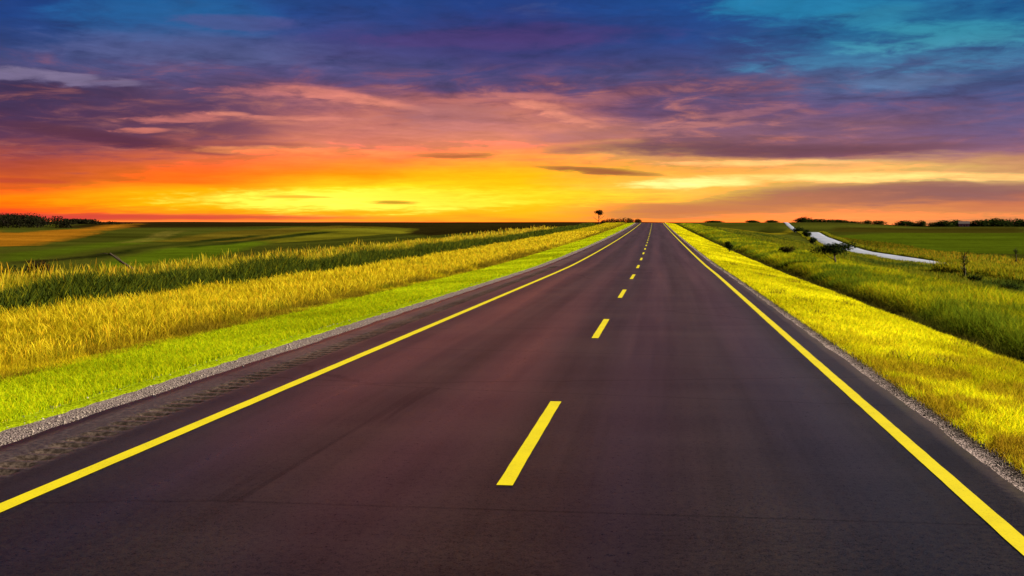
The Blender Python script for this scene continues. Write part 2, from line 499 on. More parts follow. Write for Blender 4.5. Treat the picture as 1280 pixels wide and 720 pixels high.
def build_ground():
    a = np.concatenate([np.arange(-180, -42, 3.0), np.arange(-42, 27, 0.14), np.arange(27, 180.1, 3.0)])
    r = np.concatenate([np.linspace(0.3, 4, 20), np.exp(np.arange(math.log(4.2), math.log(20000), 0.0135))])
    A, Rr = np.meshgrid(np.radians(a), r)
    X = Rr * np.sin(A); Y = Rr * np.cos(A)
    Z = height(X, Y)
    s = X - road_x(Y)
    # the sheet dips under the road bed and the side road
    m = ss(5.6, 4.9, -s) * ss(4.7, 4.2, s) * ((Y > -100) & (Y < 480))
    Z = Z - m * (0.06 + 0.0006 * np.clip(Y, 0, 400))
    Z = corridor(X, Y, Z) - 0.12 * ss(4.6, 3.2, np.abs(X - side_x(Y))) * ((Y > -60) & (Y < 1000))
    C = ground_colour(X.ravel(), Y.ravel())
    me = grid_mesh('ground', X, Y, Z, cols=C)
    m_, nt, b = new_mat('field_ground')
    at = nt.node('ShaderNodeAttribute', attribute_name='col')
    tc = nt.node('ShaderNodeTexCoord')
    n = nt.noise(tc.outputs['Object'], 0.9, 8, 0.65)
    n2 = nt.noise(tc.outputs['Object'], 14.0, 5, 0.6)
    k = nt.math('ADD', nt.math('MULTIPLY', n, 1.0), nt.math('MULTIPLY', n2, 0.9))
    k = nt.math('ADD', k, 0.05)
    kc = nt.node('ShaderNodeCombineColor')
    for i in range(3):
        nt.put(kc.inputs[i], k)
    nt.l.new(nt.mix(1.0, at.outputs['Color'], kc.outputs[0], 'MULTIPLY'), b.inputs['Base Color'])
    b.inputs['Roughness'].default_value = 1.0; b.inputs['Specular IOR Level'].default_value = 0.0
    bp = nt.node('ShaderNodeBump'); bp.inputs['Strength'].default_value = 0.6; bp.inputs['Distance'].default_value = 0.1
    nt.l.new(n2, bp.inputs['Height']); nt.l.new(bp.outputs[0], b.inputs['Normal'])
    new_obj('ground', me, m_, kind='structure')


build_ground()


# ------------------------------------------------------------------ highway
def road_rows():
    return np.concatenate([np.arange(-30, 4, 1.0), np.arange(4, 60, 0.05), np.arange(60, 200, 1.0), np.arange(200, 450, 2.0)])


def asphalt_material():
    m, nt, b = new_mat('asphalt')
    uv = nt.node('ShaderNodeUVMap', uv_map='UVMap')
    sp = nt.node('ShaderNodeSeparateXYZ'); nt.l.new(uv.outputs[0], sp.inputs[0])
    U, V = sp.outputs[0], sp.outputs[1]
    tc = nt.node('ShaderNodeTexCoord')
    O = tc.outputs['Object']
    grain = nt.noise(O, 70.0, 3, 0.75)
    grain2 = nt.noise(O, 17.0, 5, 0.75)
    patch = nt.noise(O, 0.35, 5, 0.55)
    streak = nt.noise(nt.comb(nt.math('MULTIPLY', U, 1.7), nt.math('MULTIPLY', V, 0.035)), 1.0, 5, 0.55)
    fine = nt.noise(nt.comb(nt.math('MULTIPLY', U, 9.0), nt.math('MULTIPLY', V, 0.12)), 1.0, 3, 0.6)
    cross = nt.noise(nt.comb(nt.math('MULTIPLY', U, 0.10), nt.math('MULTIPLY', V, 1.1)), 1.0, 4, 0.6)
    base = nt.mix(nt.smooth(patch, 0.3, 0.7), (.0074, .0052, .0042), (.0122, .0084, .0066))
    # tyre-polished wheel paths, a little darker
    wp = None
    for c in (-2.75, -0.95, 0.95, 2.75):
        g = nt.math('SUBTRACT', U, c)
        g = nt.smooth(nt.math('ABSOLUTE', g), 0.75, 0.05)
        wp = g if wp is None else nt.math('MAXIMUM', wp, g)
    k = nt.math('ADD', nt.math('MULTIPLY', streak, 0.55), nt.math('MULTIPLY', fine, 0.28))
    k = nt.math('ADD', k, nt.math('MULTIPLY', cross, 0.28))
    k = nt.math('ADD', k, nt.math('MULTIPLY', nt.smooth(grain, 0.38, 0.70), 1.1))
    k = nt.math('ADD', k, nt.math('MULTIPLY', nt.smooth(grain2, 0.38, 0.72), 0.7))
    k = nt.math('SUBTRACT', k, nt.math('MULTIPLY', wp, 0.22))
    k = nt.math('ADD', k, -0.15)
    kc = nt.node('ShaderNodeCombineColor')
    for i in range(3):
        nt.put(kc.inputs[i], k)
    colr = nt.mix(1.0, base, kc.outputs[0], 'MULTIPLY')
    dust = nt.math('MULTIPLY', nt.smooth(U, -4.05, -4.25), nt.smooth(grain2, 0.42, 0.66, 0.15, 0.8))
    colr = nt.mix(nt.math('MULTIPLY', dust, nt.smooth(patch, 0.3, 0.65, 0.4, 1.0)), colr, (.12, .092, .092))
    # tar-filled cracks
    vor = nt.node('ShaderNodeTexVoronoi', feature='DISTANCE_TO_EDGE')
    nt.l.new(nt.comb(nt.math('ADD', nt.math('MULTIPLY', U, 0.06), nt.math('MULTIPLY', streak, 0.12)),
                     nt.math('ADD', nt.math('MULTIPLY', V, 0.21), nt.math('MULTIPLY', grain2, 0.015))), vor.inputs['Vector'])
    vor.inputs['Scale'].default_value = 1.0
    crack = nt.smooth(vor.outputs['Distance'], 0.002, 0.007, 1.0, 0.0)
    colr = nt.mix(nt.math('MULTIPLY', crack, 0.35), colr, (.008, .006, .006))
    nt.l.new(colr, b.inputs['Base Color'])
    rr = nt.math('ADD', nt.math('MULTIPLY', grain2, 0.22), nt.math('ADD', nt.math('MULTIPLY', wp, -0.05), 0.31))
    rr = nt.math('SUBTRACT', rr, nt.math('MULTIPLY', streak, 0.12))
    nt.l.new(rr, b.inputs['Roughness'])
    sp_ = nt.math('ADD', nt.math('MULTIPLY', nt.smooth(grain, 0.36, 0.68), 0.55), nt.math('MULTIPLY', nt.smooth(grain2, 0.36, 0.66), 0.55))
    sp_ = nt.math('MULTIPLY', sp_, nt.smooth(nt.math('ADD', streak, nt.math('MULTIPLY', nt.math('SUBTRACT', patch, .5), .6)), 0.3, 0.72, 0.55, 1.3))
    sp_ = nt.math('MULTIPLY', sp_, nt.smooth(cross, 0.3, 0.7, 0.8, 1.2))
    sp_ = nt.math('MULTIPLY', sp_, nt.math('SUBTRACT', 1.0, nt.math('MULTIPLY', crack, 0.6)))
    nt.l.new(nt.math('MULTIPLY', sp_, 1.25), b.inputs['Specular IOR Level'])
    b.inputs['Specular Tint'].default_value = (1.0, .84, .62, 1)
    bp = nt.node('ShaderNodeBump'); bp.inputs['Strength'].default_value = 0.25; bp.inputs['Distance'].default_value = 0.004
    nt.l.new(nt.math('ADD', grain, grain2), bp.inputs['Height']); nt.l.new(bp.outputs[0], b.inputs['Normal'])
    return m


def paint_material(name, colr):
    m, nt, b = new_mat(name)
    tc = nt.node('ShaderNodeTexCoord')
    n = nt.noise(tc.outputs['Object'], 55.0, 5, 0.7); n2 = nt.noise(tc.outputs['Object'], 2.2, 4, 0.6)
    c = nt.mix(nt.smooth(n2, 0.35, 0.75, 0.0, 0.35), colr, tuple(v * 0.72 for v in colr))
    wear = nt.math('MULTIPLY', nt.smooth(n, 0.54, 0.70), nt.smooth(n2, 0.3, 0.7, 0.25, 0.7))
    c = nt.mix(wear, c, (.10, .07, .02))
    nt.l.new(c, b.inputs['Base Color'])
    b.inputs['Roughness'].default_value = 0.6; b.inputs['Specular IOR Level'].default_value = 0.3
    return m


def strip(name, s0, s1, ys, dz, mat, ncol=2, parent=None, **props):
    S = np.linspace(s0, s1, ncol)
    SS, YY = np.meshgrid(S, ys)
    X = road_x(YY) + SS + (fbm(YY * 2.7, SS * 40 + 5) - .5) * .012
    Z = road_z(YY) + dz
    me = grid_mesh(name, X, YY, Z, uv=np.stack([SS.ravel(), YY.ravel()], 1))
    return new_obj(name, me, mat, parent, **props)


def build_road():
    asph = asphalt_material()
    ys = road_rows()
    S = np.concatenate([[-5.0, -4.98, -4.75], np.arange(-4.70, -4.13, 0.045), np.linspace(-4.1, 3.9, 9), [4.07, 4.10]])
    SS, YY = np.meshgrid(S, ys)
    X = road_x(YY) + SS + np.where(SS > 4.05, (fbm(YY * .9, YY * 0 + 3.3) - .5) * .10, 0) - np.where(SS < -4.97, (fbm(YY * .9, YY * 0 + 8.3) - .5) * .12, 0)
    Z = road_z(YY)
    # milled rumble strip in the left shoulder
    inb = (SS > -4.72) & (SS < -4.17)
    ph = (YY / 0.30) % 1.0
    g = np.clip(1 - np.abs(ph - 0.5) / 0.33, 0, 1)
    Z = Z - inb * np.clip(1 - ((SS + 4.33) / .19) ** 2, 0, 1) ** .5 * np.sqrt(g) * 0.040 * (YY < 60) * (.6 + .8 * vnoise(YY / .3, SS * 0 + 2.2))
    # ragged outer edges fall away
    Z = Z - ((SS < -4.99) | (SS > 4.09)) * 0.07
    me = grid_mesh('road', X, YY, Z, uv=np.stack([SS.ravel(), YY.ravel()], 1), smooth=False)
    road = new_obj('road', me, asph, kind='structure')
    yl = paint_material('yellow_paint', (.54, .485, .003))
    rows = np.concatenate([np.arange(-30, 5, 0.5), np.arange(5, 40, .12), np.arange(40, 60, 0.5), np.arange(60, 200, 1.0), np.arange(200, 450, 2.0)])
    strip('edge_line', -3.66, -3.505, rows, 0.004, yl, parent=road)
    strip('edge_line', 3.515, 3.655, rows, 0.004, yl, parent=road)
    y = 8.93 - 12.22
    while y < 400:
        strip('lane_dash', -0.065, 0.065, np.linspace(y, y + 4.43, 36 if y < 40 else 8), 0.004, yl, parent=road)
        y += 12.22
    # gravel beside the pavement
    gm, nt, b = new_mat('gravel')
    tc = nt.node('ShaderNodeTexCoord')
    v = nt.node('ShaderNodeTexVoronoi'); nt.l.new(tc.outputs['Object'], v.inputs['Vector']); v.inputs['Scale'].default_value = 42
    n = nt.noise(tc.outputs['Object'], 0.8, 6, 0.6)
    sc = nt.node('ShaderNodeSeparateColor'); nt.l.new(v.outputs['Color'], sc.inputs[0])
    k = nt.math('ADD', nt.math('MULTIPLY', sc.outputs[0], 0.8), nt.math('MULTIPLY', n, 0.6))
    c = nt.ramp(k, [(0.15, (.055, .042, .050)), (0.6, (.13, .10, .12)), (1.0, (.24, .20, .23))])
    nt.l.new(c, b.inputs['Base Color']); b.inputs['Roughness'].default_value = 0.95; b.inputs['Specular IOR Level'].default_value = 0.2
    bp = nt.node('ShaderNodeBump'); bp.inputs['Strength'].default_value = 0.9; bp.inputs['Distance'].default_value = 0.02
    bp.invert = True
    nt.l.new(v.outputs['Distance'], bp.inputs['Height']); nt.l.new(bp.outputs[0], b.inputs['Normal'])
    rows2 = np.concatenate([np.arange(-30, 80, 0.25), np.arange(80, 450, 2.0)])
    for s0, s1 in ((-5.98, -4.97), (4.06, 4.40)):
        SS, YY = np.meshgrid(np.linspace(s0, s1, 7), rows2)
        e = (fbm(YY * .8 + s0 * 9, SS * 3) - .5)
        X = road_x(YY) + SS + np.where(SS < -5.5, -1.0, np.where(SS > 4.4, 1.0, 0.0)) * e * .16
        out = np.clip((np.abs(SS) - min(abs(s0), abs(s1))) / abs(s1 - s0), 0, 1)
        Z = road_z(YY) - 0.012 - 0.045 * out + (fbm(X * 6, YY * 6) - .5) * .02
        me = grid_mesh('gravel_shoulder', X, YY, Z)
        new_obj('gravel_shoulder', me, gm, kind='structure')
    # loose stones
    n = 26000
    side = rng.random(n) < 0.75
    yy = np.exp(rng.uniform(math.log(6), math.log(70), n))
    s = np.where(side, rng.uniform(-5.9, -4.95, n), rng.uniform(4.12, 4.42, n))
    s += rng.normal(0, .04, n)
    x = road_x(yy) + s; z = road_z(yy) - 0.012 - 0.04 * np.clip((np.abs(s) - np.where(side, 4.97, 4.06)) / .7, 0, 1)
    rad = rng.uniform(.004, .012, n) * np.where(rng.random(n) < .03, 2.0, 1)
    ico = np.array([(1, 0, 0), (-1, 0, 0), (0, 1, 0), (0, -1, 0), (0, 0, 1), (0, 0, -1)], float)
    fa = np.array([(0, 2, 4), (2, 1, 4), (1, 3, 4), (3, 0, 4), (2, 0, 5), (1, 2, 5), (3, 1, 5), (0, 3, 5)])
    th = rng.uniform(0, 6.28, n)
    P = ico[None] * rng.uniform(.6, 1.3, (n, 6, 1)) * rad[:, None, None]
    P[..., 2] *= .7
    xr = P[..., 0] * np.cos(th)[:, None] - P[..., 1] * np.sin(th)[:, None]
    yr = P[..., 0] * np.sin(th)[:, None] + P[..., 1] * np.cos(th)[:, None]
    V = np.stack([xr + x[:, None], yr + yy[:, None], P[..., 2] + z[:, None] + rad[:, None] * .4], -1).reshape(-1, 3)
    F = (fa[None] + (np.arange(n) * 6)[:, None, None]).reshape(-1, 3)
    g = rng.uniform(.10, .22, n) * np.where(side, 1, .4)
    C = np.repeat(np.stack([g * 1.05, g * .9, g * .95], 1), 6, 0)
    me = mesh_from('loose_stones', V, F, np.arange(len(F)) * 3, None, C)
    sm, nt, b = new_mat('stone')
    nt.l.new(nt.node('ShaderNodeAttribute', attribute_name='col').outputs['Color'], b.inputs['Base Color']); b.inputs['Roughness'].default_value = .9
    new_obj('loose_stones', me, sm, kind='stuff', label='loose grey gravel stones along the edges of the pavement', category='gravel')
    # side road
    ys = np.concatenate([np.arange(-60, 300, 3.0), np.arange(300, 1000, 4.0)])
    SS, YY = np.meshgrid(np.linspace(-3.6, 3.6, 7), ys)
    X = side_x(YY) + SS
    X = side_x(YY) + SS * (1 - .45 * ss(520, 640, YY))
    X = X + np.sign(SS) * (np.abs(SS) > 3) * (fbm(YY * .13, SS * 9) - .5) * 1.0
    Z = np.repeat(height(side_x(ys), ys)[:, None], 7, 1) + (0.05 - 0.004 * SS ** 2)
    Z[:, 0] -= .25; Z[:, -1] -= .25
    pm, nt, b = new_mat('pale_concrete')
    tc = nt.node('ShaderNodeTexCoord')
    n = nt.noise(tc.outputs['Object'], 0.25, 6, 0.6)
    nt.l.new(nt.ramp(n, [(.3, (.19, .22, .37)), (.7, (.36, .42, .60))]), b.inputs['Base Color'])
    b.inputs['Roughness'].default_value = .5
    new_obj('side_road', grid_mesh('side_road', X, YY, Z, uv=np.stack([SS.ravel(), YY.ravel()], 1)), pm, kind='structure')


build_road()


# ------------------------------------------------------------------ grass
def leaf_material(name, trans=0.5):
    m = bpy.data.materials.new(name); m.use_nodes = True
    nt = NT(m.node_tree); m.node_tree.nodes.remove(m.node_tree.nodes['Principled BSDF'])
    out = m.node_tree.nodes['Material Output']
    at = nt.node('ShaderNodeAttribute', attribute_name='col')
    d = nt.node('ShaderNodeBsdfDiffuse'); t = nt.node('ShaderNodeBsdfTranslucent'); mx = nt.node('ShaderNodeMixShader')
    nt.l.new(at.outputs['Color'], d.inputs['Color']); nt.l.new(at.outputs['Color'], t.inputs['Color'])
    mx.inputs[0].default_value = trans
    nt.l.new(d.outputs[0], mx.inputs[1]); nt.l.new(t.outputs[0], mx.inputs[2]); nt.l.new(mx.outputs[0], out.inputs['Surface'])
    return m


LEAF = leaf_material('grass_blade', 0.5)
FOLIAGE = leaf_material('tree_leaf', 0.3)
LV_BLADE = [(0, 1.0), (.4, .9), (.75, .6), (1, 0)]
LV_PLUME = [(0, .3), (.62, .3), (.82, 1.3), (1, 0)]
LV_LEAFY = [(0, .5), (.35, 1.0), (.7, .9), (1, 0)]


def blades(x, y, z, h, w, lean, cb, ct, levels):
    n = len(x)
    th = rng.uniform(0, 2 * math.pi, n); la = rng.uniform(0, 2 * math.pi, n)
    wx, wy = np.cos(th), np.sin(th)
    lx, ly = np.cos(la) * lean * h, np.sin(la) * lean * h
    V = np.zeros((n, 7, 3), np.float32); C = np.zeros((n, 7, 3), np.float32)
    i = 0
    for t, ww in levels:
        cx = x + lx * t * t; cy = y + ly * t * t; cz = z + h * t * (1 - 0.25 * lean * t)
        c = cb * (1 - t) + ct * t
        if ww > 0:
            for sgn in (-1, 1):
                V[:, i, 0] = cx + sgn * wx * w * ww / 2; V[:, i, 1] = cy + sgn * wy * w * ww / 2; V[:, i, 2] = cz
                C[:, i] = c; i += 1
        else:
            V[:, i, 0] = cx; V[:, i, 1] = cy; V[:, i, 2] = cz; C[:, i] = c; i += 1
    return V, C


def build_blades(name, parts, mat, label, cat):
    V = np.concatenate([p[0] for p in parts]); C = np.concatenate([p[1] for p in parts])
    n = len(V)
    pat = np.array([0, 1, 3, 2, 2, 3, 5, 4, 4, 5, 6])
    loops = (pat[None] + (np.arange(n) * 7)[:, None]).ravel()
    st = (np.array([0, 4, 8])[None] + (np.arange(n) * 11)[:, None]).ravel()
    me = mesh_from(name, V.reshape(-1, 3), loops, st, None, C.reshape(-1, 3))
    return new_obj(name, me, mat, kind='stuff', label=label, category=cat)


def scatter(n, s0, s1, y0, y1, power=1.0):
    u = rng.random(n)
    if power == 1.0:
        y = np.exp(math.log(y0) + u * math.log(y1 / y0))
    else:
        p = 1 - power
        y = (y0 ** p + u * (y1 ** p - y0 ** p)) ** (1 / p)
    s = rng.uniform(s0, s1, n)
    x = road_x(y) + s
    a = np.degrees(np.arctan2(x, y))
    k = (a > -40) & (a < 25)
    return x[k], y[k], s[k]


def pal(n, cols, wts):
    i = rng.choice(len(cols), n, p=np.array(wts) / sum(wts))
    return np.array(cols)[i] * rng.uniform(.75, 1.2, (n, 1))


def wid(w, y):
    return np.maximum(w, np.asarray(y) * 0.00042)


def build_grass():
    # left mown strip, lime green
    P = []
    x, y, s = scatter(330000, -8.75, -5.80, 8, 395)
    n = len(x); nn = fbm(x * 1.2, y * 1.2); big = fbm(x * .25 + 5, y * .25)
    h = (.05 + .06 * rng.random(n)) * (.7 + .7 * nn) * (1 + ss(6.4, 5.6, -s) * .4)
    z = height(x, y) - .015
    c = pal(n, [(.33, .43, .004), (.40, .46, .004), (.20, .32, .006), (.48, .42, .008)], [4, 4, 2.5, 1.5]) * (.5 + 1.0 * big)[:, None]
    P.append(blades(x, y, z, h, wid(.007, y), rng.uniform(.2, .9, n), c * .8, c, LV_BLADE))
    build_blades('mown_grass', P, LEAF, 'strip of short bright lime green mown grass beside the left gravel shoulder', 'grass')
    # right mown bank, yellow
    P = []
    x, y, s = scatter(330000, 4.3, 8.3, 8, 395)
    n = len(x); nn = fbm(x * 1.0, y * 1.0); big = fbm(x * .5 + 5, y * .22); cl = fbm(x * 2.2, y * 1.1 + 40)
    h = (.06 + .09 * rng.random(n)) * (.5 + 1.0 * nn)
    z = height(x, y) - .015
    c = pal(n, [(.62, .58, .006), (.53, .57, .006), (.30, .42, .008), (.56, .42, .01)], [5, 4, 1.5, 1.5])
    c = c * (.32 + 1.3 * big)[:, None]
    nearw = ss(34, 9, y) * ss(.40, .60, cl)
    c = mixf(c, np.array((.22, .12, .012)) * rng.uniform(.5, 1.2, (n, 1)), nearw[:, None] * .85)
    P.append(blades(x, y, z, h, wid(.007, y), rng.uniform(.2, 1.0, n), c * .8, c, LV_BLADE))
    # scattered weed clumps in it
    cx = rng.uniform(4.6, 8, 14); cy = np.exp(rng.uniform(math.log(11), math.log(90), 14))
    idx = rng.integers(0, 14, 900)
    x = road_x(cy[idx]) + cx[idx] + rng.normal(0, .16, 900); y = cy[idx] + rng.normal(0, .2, 900)
    n = len(x); c = pal(n, [(.14, .16, .01), (.24, .18, .012), (.4, .36, .01)], [1, 1, 1])
    P.append(blades(x, y, height(x, y), rng.uniform(.1, .25, n), wid(.012, y), rng.uniform(.2, .8, n), c * .7, c, LV_LEAFY))
    build_blades('mown_grass', P, LEAF, 'sloping bank of mown yellow grass to the right of the road', 'grass')
    # left yellow meadow band
    P = []
    x, y, s = scatter(400000, -15.4, -8.3, 12, 395)
    n = len(x); nn = fbm(x * .6, y * .6); big = fbm(x * .16 + 3, y * .16); cl = fbm(x * 1.8, y * 1.8)
    edge = ss(8.2, 9.6, -s + (cl - .5) * 2 + (fbm(y * .06, y * 0 + 4) - .5) * 2)
    h = (.22 + .32 * rng.random(n)) * (.5 + .9 * nn) * (.35 + .65 * edge)
    c = pal(n, [(.52, .39, .008), (.58, .47, .010), (.42, .39, .008), (.20, .25, .008), (.52, .31, .012)], [4, 4, 3, 2.2, 1.4])
    c = c * (.6 + .8 * big)[:, None]
    g = ss(.50, .64, cl * .6 + big * .4)[:, None] * .75
    c = mixf(c, np.array((.10, .13, .008)) * rng.uniform(.6, 1.3, (n, 1)), g)
    stem_shade = (1 - ss(8.8, 10.4, -s + (cl - .5) * 1.5)) * ss(.3, .5, fbm(x * .9 + 7, y * .5))
    c = mixf(c, np.array((.15, .10, .010)) * rng.uniform(.5, 1.4, (n, 1)), stem_shade[:, None] * .8)  # front edge of the band coloured darker: brown stems plus painted-in base shade
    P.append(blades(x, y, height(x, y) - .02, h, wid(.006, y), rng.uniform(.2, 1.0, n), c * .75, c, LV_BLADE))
    x, y, s = scatter(45000, -15.2, -8.8, 12, 200)
    n = len(x); nn = fbm(x * .6, y * .6)
    c = pal(n, [(.52, .41, .012), (.56, .47, .02), (.50, .31, .012)], [3, 3, 2])
    P.append(blades(x, y, height(x, y) - .02, (.3 + .4 * rng.random(n)) * (.5 + .8 * nn), wid(.011, y), rng.uniform(.1, .7, n), c * .7, c, LV_PLUME))
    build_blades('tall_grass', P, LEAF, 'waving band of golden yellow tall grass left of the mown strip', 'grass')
    # dark green weeds
    P = []
    x, y, s = scatter(150000, -18.7, -15.3, 20, 330)
    n = len(x); nn = fbm(x * .7, y * .35); cl = fbm(x * .25, y * .11 + 9)
    wob = (fbm(y * .07, y * 0 + 14) - .5) * 3.0; prof = ss(15.2, 16.4, -s + wob) * (.35 + .65 * ss(18.9, 17.6, -s + wob * .5))
    h = (.35 + .75 * rng.random(n)) * (.45 + 1.0 * nn) * (.35 + .75 * prof) * (.75 + .5 * cl)
    c = pal(n, [(.040, .058, .008), (.070, .095, .008), (.024, .040, .008), (.16, .16, .008)], [4, 3, 3, 1.2])
    P.append(blades(x, y, height(x, y) - .03, h, wid(.035, y), rng.uniform(.15, .7, n), c * .8, c, LV_LEAFY))
    build_blades('weeds', P, LEAF, 'dense row of dark green weeds between two golden bands of grass', 'weeds')
    # golden reeds behind them
    P = []
    x, y, s = scatter(170000, -28, -18.2, 24, 260)
    n = len(x); nn = fbm(x * .4, y * .25); cl = fbm(x * .2 + 11, y * .1)
    h = (.3 + .5 * rng.random(n)) * (.35 + 1.0 * nn + .35 * fbm(x * 1.3, y * .6)) * (1.15 - .25 * ss(20, 27, -s)) * (1 - .6 * ss(120, 250, y))
    c = pal(n, [(.36, .31, .012), (.38, .27, .012), (.22, .24, .008), (.11, .15, .008)], [4, 2, 3.5, 3]) * (.45 + 1.05 * cl)[:, None]
    c = mixf(c, np.array((.07, .09, .008)) * rng.uniform(.6, 1.3, (n, 1)), ss(.52, .68, fbm(x * .22 + 31, y * .09))[:, None] * .8)
    P.append(blades(x, y, height(x, y) - .03, h, wid(.012, y), rng.uniform(.3, .9, n), c * .7, c, LV_BLADE))
    x, y, s = scatter(9000, -26, -18.2, 24, 250)
    n = len(x); nn = fbm(x * .4, y * .25)
    c = pal(n, [(.40, .32, .014), (.44, .36, .03), (.40, .23, .014)], [3, 2, 2])
    P.append(blades(x, y, height(x, y) - .03, (.45 + .75 * rng.random(n)) * (.35 + 1.15 * nn), wid(.026, y), rng.uniform(.05, .35, n), c * .7, c, LV_PLUME))
    build_blades('reeds', P, LEAF, 'tall golden plumed reeds behind the dark green weeds, edging the valley fields', 'reeds')
    # right hand tall grass and ditch
    P = []
    x, y, s = scatter(300000, 8.3, 15.5, 18, 395)
    n = len(x); nn = fbm(x * .6, y * .4); cl = fbm(x * .5 + 21, y * .25); big = fbm(x * .15 + 2, y * .1)
    ditch = ss(9.6, 8.5, s + (cl - .5) * 1.0)
    h = (.22 + .38 * rng.random(n)) * (.5 + .9 * nn) * (1 - .35 * ditch)
    c = pal(n, [(.30, .33, .006), (.42, .41, .008), (.14, .21, .006), (.44, .29, .012)], [4, 3, 4, 1.5]) * (.25 + 1.1 * big)[:, None]
    g = ss(.46, .62, cl)[:, None] * .8
    c = mixf(c, np.array((.06, .11, .008)) * rng.uniform(.6, 1.3, (n, 1)), g)
    c = mixf(c, np.array((.045, .040, .010)) * rng.uniform(.5, 1.3, (n, 1)), (ditch * .95)[:, None])
    P.append(blades(x, y, height(x, y) - .03, h, wid(.008, y), rng.uniform(.2, .9, n), c * .75, c, LV_BLADE))
    build_blades('tall_grass', P, LEAF, 'tall green and yellow grass beyond the ditch on the right', 'grass')
    # right valley weeds down to the side road and beyond
    P = []
    x, y, s = scatter(160000, 15.5, 38, 40, 330, 1.3)
    n = len(x); nn = fbm(x * .3, y * .12); cl = fbm(x * .12 + 4, y * .06); cl2 = fbm(x * .5, y * .2 + 3)
    k = np.abs(x - side_x(y)) > 4.0
    h = (.25 + .45 * rng.random(n)) * (.4 + 1.1 * nn)
    c = pal(n, [(.10, .12, .006), (.15, .15, .008), (.055, .085, .008), (.20, .15, .012)], [4, 3, 3, 1.5])
    c = mixf(c, np.array((.035, .06, .01)) * rng.uniform(.6, 1.3, (n, 1)), ss(.5, .62, cl)[:, None] * .85)
    P.append(blades(x[k], y[k], (corridor(x, y, height(x, y)) - .03)[k], h[k], wid(.02, y)[k], rng.uniform(.1, .6, n)[k], (c * .75)[k], c[k], LV_LEAFY))
    n = 30000; y = rng.uniform(80, 134, n); x = side_x(y) - rng.uniform(2.9, 9.0, n); a = np.degrees(np.arctan2(x, y)); q = (a < 27) & (a > rng.uniform(12.0, 14.6, n))
    x = x[q]; y = y[q]; n = len(x); nn = fbm(x * .3, y * .1 + 7)
    c = pal(n, [(.16, .17, .006), (.22, .20, .008), (.09, .12, .008), (.30, .20, .012)], [4, 3, 3, 1.5])
    P.append(blades(x, y, height(x, y) - .03, (.7 + .9 * rng.random(n)) * (.45 + 1.1 * nn), wid(.03, y), rng.uniform(.1, .6, n), c * .75, c, LV_LEAFY))
    n = 26000; y = np.exp(rng.uniform(math.log(120), math.log(520), n)); sg = np.where(rng.random(n) < .5, -1, 1)
    x = side_x(y) + sg * (3.1 + 1.6 * rng.random(n) + 1.2 * fbm(y * .1, sg + 3.0)); nn = fbm(x * .3, y * .1 + 7)
    c = pal(n, [(.13, .15, .006), (.18, .17, .008), (.08, .11, .008), (.24, .17, .012)], [4, 3, 3, 1.5])
    P.append(blades(x, y, corridor(x, y, height(x, y)) - .03, (.15 + .5 * rng.random(n)) * (.3 + 1.1 * nn), wid(.03, y), rng.uniform(.1, .6, n), c * .75, c, LV_LEAFY))
    x, y, s = scatter(50000, 42, 62, 60, 420, 1.3)
    n = len(x); nn = fbm(x * .3, y * .08)
    k = (np.abs(x - side_x(y)) > 4.0) & (x > side_x(y)) & (x - side_x(y) < 16)
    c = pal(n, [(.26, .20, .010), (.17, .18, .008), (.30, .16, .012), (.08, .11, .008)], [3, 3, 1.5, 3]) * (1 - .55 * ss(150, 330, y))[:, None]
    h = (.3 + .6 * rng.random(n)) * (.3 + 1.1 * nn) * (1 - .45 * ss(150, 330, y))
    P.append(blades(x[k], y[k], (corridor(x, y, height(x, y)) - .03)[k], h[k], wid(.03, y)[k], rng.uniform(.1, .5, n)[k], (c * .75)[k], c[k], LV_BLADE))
    build_blades('weeds', P, LEAF, 'mixed green weeds filling the valley on both sides of the pale side road', 'weeds')


build_grass()


# ------------------------------------------------------------------ trees, shrubs and the rest
def leaf_cloud(blobs, n, size, cols, wts):
    """many small leaf faces spread through ellipsoids: (cx,cy,cz,rx,ry,rz)"""
    vol = np.array([b[3] * b[4] * b[5] for b in blobs]) ** .75
    i = rng.choice(len(blobs), n, p=vol / vol.sum()); B = np.array(blobs)[i]
    d = rng.normal(size=(n, 3)); d /= np.linalg.norm(d, axis=1, keepdims=True)
    r = rng.random(n) ** .45
    r *= .75 + .35 * rng.random(n)
    p = B[:, :3] + d * B[:, 3:] * r[:, None]
    nrm = rng.normal(size=(n, 3)); nrm /= np.linalg.norm(nrm, axis=1, keepdims=True)
    t = np.cross(nrm, rng.normal(size=(n, 3))); t /= np.linalg.norm(t, axis=1, keepdims=True); u = np.cross(nrm, t)
    s = size * rng.uniform(.6, 1.3, (n, 1))
    V = np.stack([p - t * s, p + u * s * .5, p + t * s, p - u * s * .5], 1).reshape(-1, 3)
    L = np.arange(n * 4)
    C = np.repeat(pal(n, cols, wts), 4, 0)
    return V, L, C


def tube(points, radii, sides=7):
    P = [Vector(p) for p in points]; V = []; L = []; st = []
    for k, p in enumerate(P):
        d = (P[min(k + 1, len(P) - 1)] - P[max(k - 1, 0)]).normalized()
        a = d.orthogonal().normalized(); b = d.cross(a)
        for j in range(sides):
            t = 2 * math.pi * j / sides
            V.append(p + (a * math.cos(t) + b * math.sin(t)) * radii[k])
    F = []
    for k in range(len(P) - 1):
        for j in range(sides):
            F.append((k * sides + j, k * sides + (j + 1) % sides, (k + 1) * sides + (j + 1) % sides, (k + 1) * sides + j))
    F.append(tuple(range(sides))[::-1]); F.append(tuple((len(P) - 1) * sides + j for j in range(sides)))
    return [tuple(v) for v in V], F


